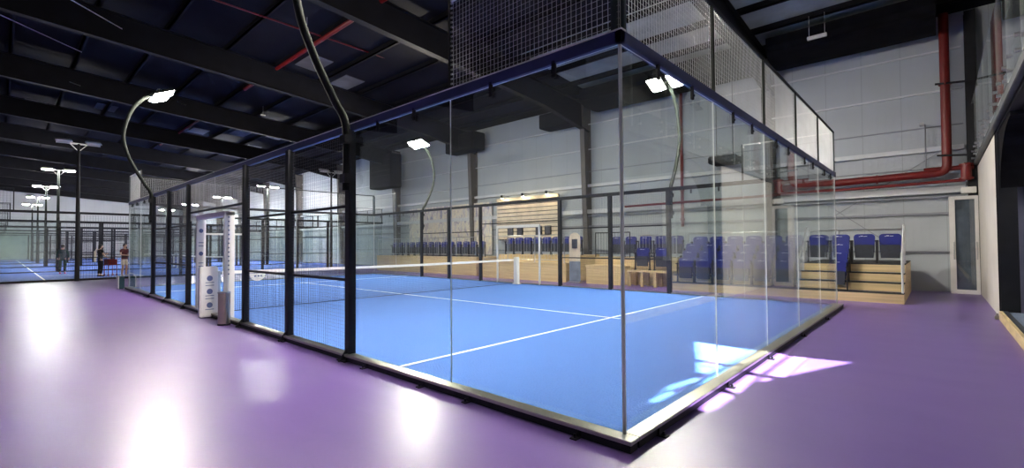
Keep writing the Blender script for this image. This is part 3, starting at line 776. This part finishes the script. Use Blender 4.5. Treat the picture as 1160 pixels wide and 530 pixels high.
# roll-up stand
ru = empty('roll_up_banner', (12.0, 8.75, FZ), 0, 'upright banner stand with cream top and blue-grey base, before the brown column', 'banner')
MB().bbox((-.12, -.28, 0), (.12, .28, .07), .01).build('base', M['steel'], ru)
MB().box((-.006, -.26, .07), (.006, .26, .85)).build('lower_print', M['bluegrey'], ru)
ug = MB(); pts = [(-.26, .85), (.26, .85), (.26, 1.75)] + [(.26 * math.cos(PI * k / 10), 1.75 + .22 * math.sin(PI * k / 10)) for k in range(1, 10)] + [(-.26, 1.75)]
ug.prism(pts, 'X', -.006, .006); ug.build('upper_print', M['cream'], ru)
MB().box((-.012, -.13, 1.35), (-.006, .13, 1.72)).build('picture', M['picture'], ru)

# ------------------------------------------------------------------ door, pipes, duct, units on the back wall
dr = empty('door_1', (15.70, -2.03, FZ), 0); dr['kind'] = 'structure'; dr['label'] = 'narrow white-framed glass door at the right end of the far wall'
fx = -.06
t = MB(); t.bbox((fx, -.62, 0), (-.0, -.54, 2.84), .005); t.bbox((fx, -.13, 0), (0, .0, 2.84), .005); t.bbox((fx, -.54, 2.74), (0, -.13, 2.84), .005); t.bbox((fx, -.54, 0), (0, -.13, .12), .005); t.box((0, -.01, 0), (.38, 0, 2.84)); t.box((0, -.62, 2.83), (.38, 0, 2.84))
t.build('door_frame', M['pad'], dr)
MB().box((fx + .04, -.54, .12), (fx + .05, -.13, 2.74)).build('pane', M['glass_dark'], dr)
t = MB()
for k_ in range(5): t.box((-.008, -.54 + k_ * .082, .12), (-.003 - .002 * (k_ % 2), -.54 + k_ * .082 + .08, 2.74))
t.build('blind', M['bluegrey'], dr)
t = MB(); t.tube([(fx - .0, -.09, 1.0), (fx - .05, -.09, 1.1), (fx - .05, -.09, 1.4), (fx - .0, -.09, 1.5)], .014, 8); t.build('handle', M['steel'], dr)
t = MB(); t.tube([(fx - .0, -.57, 1.0), (fx - .05, -.57, 1.1), (fx - .05, -.57, 1.45), (fx - .0, -.57, 1.5)], .012, 8); t.build('handle', M['steel'], dr)
tag(MB().bbox((15.60, -2.62, 2.86), (15.76, -2.30, 3.04), .01).build('door_closer_box', M['pad']), 'small white box above the glass door', 'box')

def pipe(name, pts, r, label, cat='pipe', extras=()):
    o = empty(name, (0, 0, 0), 0, label, cat); o.location = pts[0]
    P0 = Vector(pts[0])
    MB().tube([Vector(p) - P0 for p in pts], r, 14).build('tube', M['red'], o)
    for (a, b, rr) in extras:
        MB().tube([Vector(a) - P0, Vector(b) - P0], rr, 14).build('flange', M['red'], o)
    return o
def bend(a, b, c, r=.25, n=6):
    a, b, c = map(Vector, (a, b, c)); u = (a - b).normalized(); v = (c - b).normalized()
    return [tuple((b + u * r) * (1 - t) ** 2 + b * 2 * t * (1 - t) + (b + v * r) * t * t) for t in [k / n for k in range(n + 1)]]
XP = 15.62
pipe('sprinkler_riser', [(XP, -2.02, 8.22)] + bend((XP, -2.02, 7), (XP, -2.02, 3.50), (XP, 0, 3.44), .28) + [(XP, 2.3, 3.40)], .115, 'thick red pipe dropping down the wall and turning left above the stand', extras=[((XP, -2.02, 6.1), (XP, -2.02, 6.15), .15), ((XP, -.4, 3.45), (XP, -.36, 3.45), .14), ((XP, 1.3, 3.42), (XP, 1.34, 3.42), .14), ((XP, 2.24, 3.40), (XP, 2.32, 3.40), .15)])
pipe('sprinkler_pipe', [(XP - .05, -2.4, 3.24), (XP - .05, 0, 3.20), (XP - .05, 8.5, 3.12)], .045, 'thin red pipe running just below the thick red pipe')
pipe('sprinkler_pipe', [(15.68, -1.5, 3.62), (15.68, -2.58, 3.62)] , .07, 'short red pipe stub right of the riser elbow', extras=[((15.68, -2.38, 3.62), (15.68, -2.5, 3.62), .14)])
pipe('valve_body', [(15.6, -2.42, 3.72), (15.6, -2.42, 3.24)], .12, 'red valve body beside the beige wall corner', 'valve', extras=[((15.6, -2.42, 3.26), (15.6, -2.42, 3.31), .16), ((15.6, -2.42, 3.66), (15.6, -2.42, 3.71), .16)])
pipe('sprinkler_pipe', [(15.68, 5.95, 7.9), (15.68, 5.95, 2.15)], .06, 'slim red pipe dropping down the wall behind the brightest floodlight', extras=[((15.68, 5.95, 3.6), (15.68, 5.95, 3.7), .09), ((15.68, 5.95, 2.4), (15.68, 5.95, 2.5), .09)])
pipe('ceiling_pipe', [(4.6, -5, 8.95), (4.6, 22.5, 8.95)], .075, 'long red pipe running under the dark roof towards the walkway')
pipe('ceiling_pipe', [(4.62, 27, 8.9), (4.62, 40, 8.9)], .06, 'faint red pipe under the roof further back')
pipe('ceiling_pipe', [(-8, 14.6, 9.15), (14, 14.6, 9.0)], .03, 'thin red pipe crossing under the dark roof')
tag(MB().tube([(XP + .1, 1.6, 3.66), (XP + .1, -1.7, 3.66)], .02, 8).tube([(XP + .1, 1.0, 3.66), (XP + .1, 1.0, 3.5)], .018, 8).build('conduit', M['grey_trim']), 'thin grey conduit above the thick red pipe', 'conduit')
cam = empty('security_camera', (15.95, -1.55, 5.0), 0, 'small security camera on a bracket left of the red riser', 'camera')
MB().tube([(-.05, 0, -1.6), (-.05, 0, 0), (-.12, 0, .04)], .018, 8).build('bracket', M['grey_trim'], cam)
MB().bbox((-.34, .02, .0), (-.10, .12, .09), .012).build('camera_body', M['steel'], cam)
for j, z in enumerate((6.08, 3.95)):
    tag(MB().bar((15.5, -2.45, z), (15.5, -1.8, z + .06), .05).build('pipe_bracket', M['black']), 'short black bracket holding the red riser, the %s one' % ('upper', 'lower')[j], 'bracket')

# long black fabric duct under the eaves
t = MB(); n = 12
prof = [(14.0, 8.35), (15.9, 8.25)] + [(14.95 + 1.0 * math.cos(a), 8.15 + .78 * math.sin(a) * 1.0) for a in [-(PI) * k / n for k in range(n + 1)]]
prof = [(15.93, 8.28)] + [(14.95 + .98 * math.cos(-PI * k / n), 7.98 - .42 * abs(math.sin(PI * k / n)) ** .6) for k in range(n + 1)] + [(13.97, 8.28)]
for j, (ya, yb) in enumerate(((-1.86, 2.35), (3.05, 9.8))):
    t = MB(); t.prism(prof, 'Y', ya, yb); tag(t.build('fabric_duct', M['fabric_black']), 'long sagging black duct on the far wall, %s' % ('right-hand length above the steps', 'left-hand length behind the cage')[j], 'duct')
def unit(y0, y1, z0, z1, label, x=14.7, top=8.1):
    r = empty('air_unit', (x, y0, z0), 0, label, 'air unit')
    MB().bbox((0, 0, 0), (.9, y1 - y0, z1 - z0), .04).build('casing', M['fabric_black'], r)
    t = MB()
    for k in range(6): t.box((-.012, .1, .1 + k * (z1 - z0 - .2) / 6), (.0, y1 - y0 - .1, .13 + k * (z1 - z0 - .2) / 6))
    t.build('louvre', M['black'], r)
    for yy in (.2, y1 - y0 - .2): MB().tube([(.4, yy, z1 - z0), (.4, yy, top - z0)], .015, 6).build('hanger', M['black'], r)
    return r
unit(10.95, 12.7, 7.15, 7.85, 'black air unit hung beside the brown column top, seen through the left panes')
unit(17.4, 19.9, 6.9, 7.9, 'black air unit hung in the middle of the far wall')
unit(25.7, 28.4, 5.5, 7.8, 'tall black air unit hung furthest left on the far wall')
unit(3.7, 4.7, 4.50, 4.78, 'small black unit on the far wall behind the cage corner', x=15.1, top=7.57)
# small lamp fixtures
for j, (x, y, z) in enumerate([(3.75, 13.9, 8.5), (3.86, 19.6, 8.5), (6.3, 24.98, 8.5)]):
    o = tag(MB().bbox((x - .12, y - .06, z), (x + .12, y + .06, z + .06), .01).tube([(x, y, z + .06), (x, y, roof_z(x) - .05)], .006, 5).build('emergency_light', M['pad']), 'small white fitting hanging under the dark roof, %s from the camera' % ('nearest', 'second', 'third')[j], 'light fitting')
o = tag(MB().bbox((13.3, .55, 7.62), (13.4, 1.05, 7.72), .01).tube([(13.35, .6, 7.7), (13.35, .6, 8.35)], .006, 5).tube([(13.35, 1.0, 7.7), (13.35, 1.0, 8.35)], .006, 5).build('emergency_light', M['pad']), 'white strip fitting hanging in front of the black duct', 'light fitting')

# ------------------------------------------------------------------ mezzanine on the right
struct('mezzanine_beam', MB().box((-9, -2.98, 3.62), (15.9, -2.68, 3.66)).box((-9, -2.98, 4.16), (15.9, -2.68, 4.20)).box((-9, -2.84, 3.62), (15.9, -2.80, 4.20)), M['black'], 'black steel edge beam of the mezzanine')
struct('mezzanine_floor', MB().box((-9, -7, 4.0), (15.9, -2.84, 4.16)), M['fabric_black'])
struct('wall_mezzanine', MB().box((-9, -7.2, 3.6), (XW, -7.0, 9.5)), M['plaster'])
gb = empty('glass_balustrade', (15.9, -2.56, 3.8), 0, 'frameless glass balustrade clamped to the mezzanine edge, upper right', 'balustrade')
t = MB(); t.bbox((-24.9, -.11, -.14), (0, -.03, .36), .01); t.build('channel', M['grey_dark'], gb)
for k in range(16):
    x1 = -k * 1.55; t = MB(); t.k = 0
    t.add([(x1 - 1.54, 0, -.05), (x1, 0, -.05), (x1, 0, 1.65), (x1 - 1.54, 0, 1.65)], [(0, 1, 2, 3)]); t.add([(x1 - 1.54, -.015, -.05), (x1, -.015, -.05), (x1, -.015, 1.65), (x1 - 1.54, -.015, 1.65)], [(3, 2, 1, 0)])
    t.k = 1; t.add([(x1, 0, -.05), (x1, -.015, -.05), (x1, -.015, 1.65), (x1, 0, 1.65)], [(0, 1, 2, 3)]); t.add([(x1 - 1.54, 0, 1.65), (x1, 0, 1.65), (x1, -.015, 1.65), (x1 - 1.54, -.015, 1.65)], [(0, 1, 2, 3)])
    t.build('glass_panel', [M['glass'], M['edge']], gb)
    if k < 8:
        for xx in (.3, 1.24):
            for zz in (.05, .25):
                MB().tube([(x1 - xx, .0, zz), (x1 - xx, .028, zz)], .028, 12).tube([(x1 - xx, -.03, zz), (x1 - xx, 0, zz)], .012, 8).build('glass_clamp', M['steel'], gb)
struct('column', MB().box((10.0, -2.80, FZ), (10.34, -2.77, 3.62)).box((9.97, -2.92, FZ), (9.998, -2.66, 3.62)).box((10.342, -2.92, FZ), (10.37, -2.66, 3.62)), M['black'], 'black steel column carrying the mezzanine')
for j, x in enumerate((8.2, 4.2)):  # added lights, hidden behind the beam, to brighten the alcove
    ul = empty('fill_light', (x, -3.25, 3.9), 0, 'added fill light under the mezzanine over the stage, %s' % ('nearer the lilac wall', 'nearer the camera')[j], 'lamp', None)
    MB().bbox((-.6, -.08, 0), (.6, .08, .10), .01).build('housing', M['pad'], ul); MB().bbox((-.58, -.06, -.03), (.58, .06, 0), .01).build('tube', M['soft'], ul)
# curved black haunch under the beam
t = MB(); pts = [(9.97, 3.62), (9.97, 2.5)] + [(9.97 - 1.9 * (1 - math.cos(a)), 2.5 + 1.05 * math.sin(a)) for a in [PI / 2 * k / 10 for k in range(1, 11)]] + [(8.07, 3.62)]
t.prism(pts, 'Y', -3.1, -2.70); tag(t.build('curved_bracket', M['fabric_black']), 'black curved bracket under the mezzanine beam', 'bracket')
t = MB()
for z in (3.55, 3.25, 2.95): t.bar((9.962, -2.90, z), (9.962, -2.70, z), .012)
tag(t.build('column_ladder_rung', M['steel']), 'short bright rungs near the top of the black column', 'rungs')
# raised stage
sgr = empty('stage', (0, -2.62, FZ), 0, 'low raised stage with wooden edge and grey-blue top at the right border', 'stage')
MB().bbox((-9, -.05, 0), (9.85, 0, .17), .004).build('edge_board', M['wood'], sgr)
MB().box((-9, -4.3, 0), (9.85, -.05, .155)).build('deck', M['greencloth'], sgr)
MB().box((-9, -.12, .155), (9.85, -.05, .175)).build('trim_strip', M['seat_dark'], sgr)
tag(MB().bbox((10.35, -4.4, .95), (10.376, -3.05, 2.62), .01).build('notice_board', M['pad']), 'white notice board on the lilac wall at the right border', 'board')
tag(MB().bbox((9.87, -2.63, FZ), (9.93, -2.56, FZ + .08), .01).tube([(9.9, -2.595, FZ + .08), (9.9, -2.595, FZ + .12)], .02, 8).build('door_stop', M['steel']), 'small metal stop on the floor at the foot of the black column', 'door stop')

# ------------------------------------------------------------------ people
def skinned(name, joints, edges, mt, parent, root=0, sub=2):
    me = bpy.data.meshes.new(name); bm = bmesh.new(); lay = bm.verts.layers.skin.verify()
    vs = [bm.verts.new(j[0]) for j in joints]
    for i, j in enumerate(joints):
        r = j[1]; r = r if isinstance(r, tuple) else (r, r)
        vs[i][lay].radius = r; vs[i][lay].use_root = (i == root)
    for a, b in edges: bm.edges.new((vs[a], vs[b]))
    bm.to_mesh(me); bm.free(); me.materials.append(mt)
    o = bpy.data.objects.new(name, me); C.objects.link(o); o.parent = parent
    s = o.modifiers.new('skin', 'SKIN'); s.use_smooth_shade = True
    ss = o.modifiers.new('sub', 'SUBSURF'); ss.levels = sub; ss.render_levels = sub
    return o
def person(loc, rz, label, pose, top, bottom, shoe, H=1.62, shorts=False, long_hair=False):
    r = empty('person', loc, rz, label, 'person')
    r.scale = (H / 1.75,) * 3
    # facing -Y in local space
    hipL, hipR = (.09, 0, .92), (-.09, 0, .92)
    kn = pose.get('knee', [(.10, -.03, .50), (-.10, -.03, .50)]); an = pose.get('ankle', [(.11, .02, .09), (-.11, .02, .09)])
    el = pose['elbow']; wr = pose['wrist']
    J = [((0, 0, .95), (.15, .10)), ((0, 0, 1.12), (.125, .085)), ((0, 0, 1.33), (.155, .10)), ((0, .01, 1.45), (.10, .07)), ((0, 0, 1.53), .052), ((0, -.01, 1.60), .06)]
    E = [(0, 1), (1, 2), (2, 3), (3, 4), (4, 5)]
    def add(p, rad, par): J.append((p, rad)); E.append((par, len(J) - 1)); return len(J) - 1
    hands = []
    for s, hip in ((0, hipL), (1, hipR)):
        a = add(hip, .085, 0); b = add(kn[s], .055, a); m = add(tuple((kn[s][i] * .6 + an[s][i] * .4) + (0.015 if i == 1 else 0) for i in range(3)), .056, b); c = add(an[s], .036, m); add((an[s][0], an[s][1] - .14, .04), .03, c)
    for s in (0, 1):
        sx = 1 if s == 0 else -1
        a = add((sx * .18, 0, 1.42), .055, 3); b = add(el[s], .04, a); c = add(wr[s], .027, b)
        d = (Vector(wr[s]) - Vector(el[s])).normalized(); pm = Vector(wr[s]) + d * .07
        e = add(tuple(pm), (.035, .018), c)
        side = d.cross(Vector((0, -1, .3))).normalized()
        for k, L in enumerate((.065, .075, .07, .055)):
            base = pm + side * (-.027 + .018 * k) + d * .02; f1 = add(tuple(base), .009, e)
            mid = base + d * L * .55 + Vector((0, -.008, 0)); f2 = add(tuple(mid), .008, f1); add(tuple(mid + d * L * .35 + Vector((0, -.018, 0))), .007, f2)
        th = pm - side * .04 - d * .02; f = add(tuple(th), .010, e); add(tuple(th - side * .015 + d * .035), .009, f)
    body = skinned('body', J, E, M['skin'], r)
    # head shaped separately then attached to the neck as part of the figure
    hd = MB(); n, m = 24, 16; vs = []; fs = []
    for i in range(m + 1):
        th = PI * i / m
        for k in range(n):
            ph = 2 * PI * k / n; x = math.sin(th) * math.cos(ph); y = math.sin(th) * math.sin(ph); z = math.cos(th)
            jaw = 1 - .28 * max(0, -z); X = .078 * x * jaw; Y = .098 * y * jaw - .012 * max(0, -z); Z = .118 * z
            if y < 0:
                front = -y
                if abs(x) < .22 and -.35 < z < .12: Y -= .026 * front * (1 - abs(x) / .22) * (1 - abs(z + .15) / .3 if abs(z + .15) < .3 else 0)
                if .02 < z < .25 and .18 < abs(x) < .55: Y += .010 * front
                if -.55 < z < -.42 and abs(x) < .35: Y -= .006
            vs.append((X, Y, Z))
    for i in range(m):
        for k in range(n): fs.append((i * n + k, (i + 1) * n + k, (i + 1) * n + (k + 1) % n, i * n + (k + 1) % n))
    hd.add(vs, fs, True)
    for sx in (-1, 1): hd.dome((sx * .08, .005, -.01), .03, (.35, .7, 1), 8, 6)
    hz = pose.get('head', (0, -.02, 1.655)); hl = hd.build('head', M['skin'], r, hz); hl.rotation_euler = pose.get('head_rot', (0, 0, 0))
    e = MB()
    for sx in (-1, 1): e.dome((sx * .03, -.086, .012), .008, (1, .5, .7), 8, 6)
    e.build('eyes', M['hair'], hl)
    h = MB(); h.dome((0, .018, .022), .1, (.86, 1.0, 1.08), 20, 12)
    if long_hair: h.dome((0, .07, -.05), .075, (.9, .6, 1.5), 14, 8)
    h.build('hair', M['hair'], hl)
    # clothes
    TJ = [((0, 0, .90), (.168, .13)), ((0, 0, .96), (.165, .125)), ((0, 0, 1.12), (.145, .105)), ((0, 0, 1.33), (.17, .118)), ((0, .01, 1.455), (.11, .08))]
    TE = [(0, 1), (1, 2), (2, 3), (3, 4)]
    for s in (0, 1):
        sx = 1 if s == 0 else -1; TJ.append(((sx * .18, 0, 1.42), .07)); TE.append((4, len(TJ) - 1))
        q = el[s] if pose.get('long_sleeve') else tuple((Vector((sx * .18, 0, 1.42)) * .4 + Vector(el[s]) * .6))
        TJ.append((tuple(q), .055)); TE.append((len(TJ) - 2, len(TJ) - 1))
        if pose.get('long_sleeve'): TJ.append((tuple(Vector(el[s]) * .12 + Vector(wr[s]) * .88), .038)); TE.append((len(TJ) - 2, len(TJ) - 1))
    skinned('shirt', TJ, TE, top, r)
    BJ = [((0, 0, .99), (.15, .11)), ((0, 0, .92), (.155, .115))]; BE = [(0, 1)]
    for s, hip in ((0, hipL), (1, hipR)):
        BJ.append((hip, .10)); BE.append((1, len(BJ) - 1))
        if shorts:
            BJ.append((tuple(Vector(hip) * .15 + Vector(kn[s]) * .85), .088)); BE.append((len(BJ) - 2, len(BJ) - 1))
        else:
            BJ.append((kn[s], .075)); BE.append((len(BJ) - 2, len(BJ) - 1)); BJ.append((tuple(Vector(an[s]) + Vector((0, 0, .03))), .055)); BE.append((len(BJ) - 2, len(BJ) - 1))
    skinned('shorts' if shorts else 'trousers', BJ, BE, bottom, r, 1)
    for s in (0, 1):
        a = an[s]; MB().bbox((a[0] - .048, a[1] - .19, 0), (a[0] + .048, a[1] + .07, .085), .03).build('shoe', shoe, r)
    return r
stand_arms = dict(elbow=[(.27, .03, 1.16), (-.27, .03, 1.16)], wrist=[(.25, -.14, .95), (-.25, -.14, .95)])
person((-.80, 34.4, 0), 2.9, 'person in dark green sports clothes standing behind the left glass, seen from behind', dict(stand_arms, long_sleeve=True), M['cloth_green'], M['cloth_green'], M['cloth_pink'], 1.62)
person((.27, 29.7, 0), 1.9, 'person in black with a cream sleeve, standing left of the red trolley', dict(elbow=[(.24, -.02, 1.17), (-.25, -.04, 1.18)], wrist=[(.10, -.24, 1.22), (-.20, -.22, 1.05)]), M['cloth_black'], M['cloth_black'], M['cloth_black'], 1.60, long_hair=True)
person((1.13, 29.0, 0), .5, 'person in maroon top and cream shorts standing right of the red trolley, forearms crossed', dict(elbow=[(.25, -.05, 1.18), (-.25, -.05, 1.18)], wrist=[(.02, -.24, 1.18), (-.03, -.22, 1.14)], head_rot=(.35, 0, 0)), M['cloth_maroon'], M['cloth_cream'], M['pad'], 1.62, shorts=True)
tag(MB().bbox((.02, 29.45, .72), (.10, 29.7, 1.3), .03).tube([(.06, 29.5, 1.3), (.12, 29.55, 1.42), (.14, 29.62, 1.3)], .012, 8).build('shoulder_bag', M['cloth_cream']), 'cream bag hanging at the side of the person in black', 'bag')
tr = empty('ball_trolley', (.70, 29.9, 0), .4, 'red trolley on thin legs between the two people at the far court', 'trolley')
t = MB()
for a, b in (((-.2, -.16), (.2, -.16)), ((.2, -.16), (.2, .16)), ((.2, .16), (-.2, .16)), ((-.2, .16), (-.2, -.16))):
    t.bar((*a, .84), (*b, .84), .03); t.box((min(a[0], b[0]) - .008, min(a[1], b[1]) - .008, .55), (max(a[0], b[0]) + .008, max(a[1], b[1]) + .008, .82))
t.box((-.2, -.16, .54), (.2, .16, .56)); t.build('basket', M['red'], tr)
for x in (-.19, .19):
    for y in (-.15, .15): MB().tube([(x, y, .04), (x, y, .55)], .014, 8).tube([(x, y - .012, .04), (x, y + .012, .04)], .04, 10).build('leg', M['red'], tr)
t = MB(); t.tube([(.19, -.15, .84), (.24, -.15, .98), (.24, .15, .98), (.19, .15, .84)], .012, 8); t.build('handle', M['red'], tr)
bx = tag(MB().bbox((3.0, 29.2, .02), (3.45, 29.55, .42), .03).build('sports_bag', M['teal']), 'small dark sports bag on the far court turf', 'bag') if False else None

# white gate arch on the first distant court
gate((5.2, 27.48, 0), PI / 2, 'white gate frame of the first distant court, seen through the near gate', boards=False)

# ------------------------------------------------------------------ light, world, camera
sd = bpy.data.lights.new('sun', 'SUN'); sd.energy = 30; sd.angle = .009; sd.color = (1, .93, .82)
so = bpy.data.objects.new('sun', sd); C.objects.link(so); so.rotation_euler = SUN.to_track_quat('-Z', 'Y').to_euler(); so.location = (0, 0, 30)
w = bpy.data.worlds.new('world'); scene.world = w; w.use_nodes = True
bgn = w.node_tree.nodes['Background']; bgn.inputs[0].default_value = (.55, .7, 1, 1); bgn.inputs[1].default_value = 1.0

cd = bpy.data.cameras.new('camera'); co = bpy.data.objects.new('camera', cd); C.objects.link(co)
f, yaw, pit, rol = 529.24, .8317, .0227, -.0069
Fv = Vector((math.sin(yaw) * math.cos(pit), math.cos(yaw) * math.cos(pit), math.sin(pit)))
Rv = Vector((math.cos(yaw), -math.sin(yaw), 0)); Uv = Rv.cross(Fv)
R2 = Rv * math.cos(rol) + Uv * math.sin(rol); U2 = -Rv * math.sin(rol) + Uv * math.cos(rol)
mx = Matrix((R2, U2, -Fv)).transposed().to_4x4(); mx.translation = Vector((-3.1905, -1.774, 1.4627)); co.matrix_world = mx
cd.sensor_fit = 'HORIZONTAL'; cd.sensor_width = 36; cd.lens = f * 36 / 1160; cd.clip_end = 300; cd.clip_start = .05
scene.camera = co
scene.view_settings.view_transform = 'Standard'; scene.view_settings.look = 'None'; scene.view_settings.gamma = 1
scene.view_settings.use_curve_mapping = False; scene.view_settings.exposure = 1.2
cy = scene.cycles
cy.use_denoising = True; cy.max_bounces = 8; cy.diffuse_bounces = 4; cy.glossy_bounces = 4; cy.transmission_bounces = 4; cy.transparent_max_bounces = 48
cy.sample_clamp_indirect = 8; cy.caustics_reflective = False; cy.caustics_refractive = False
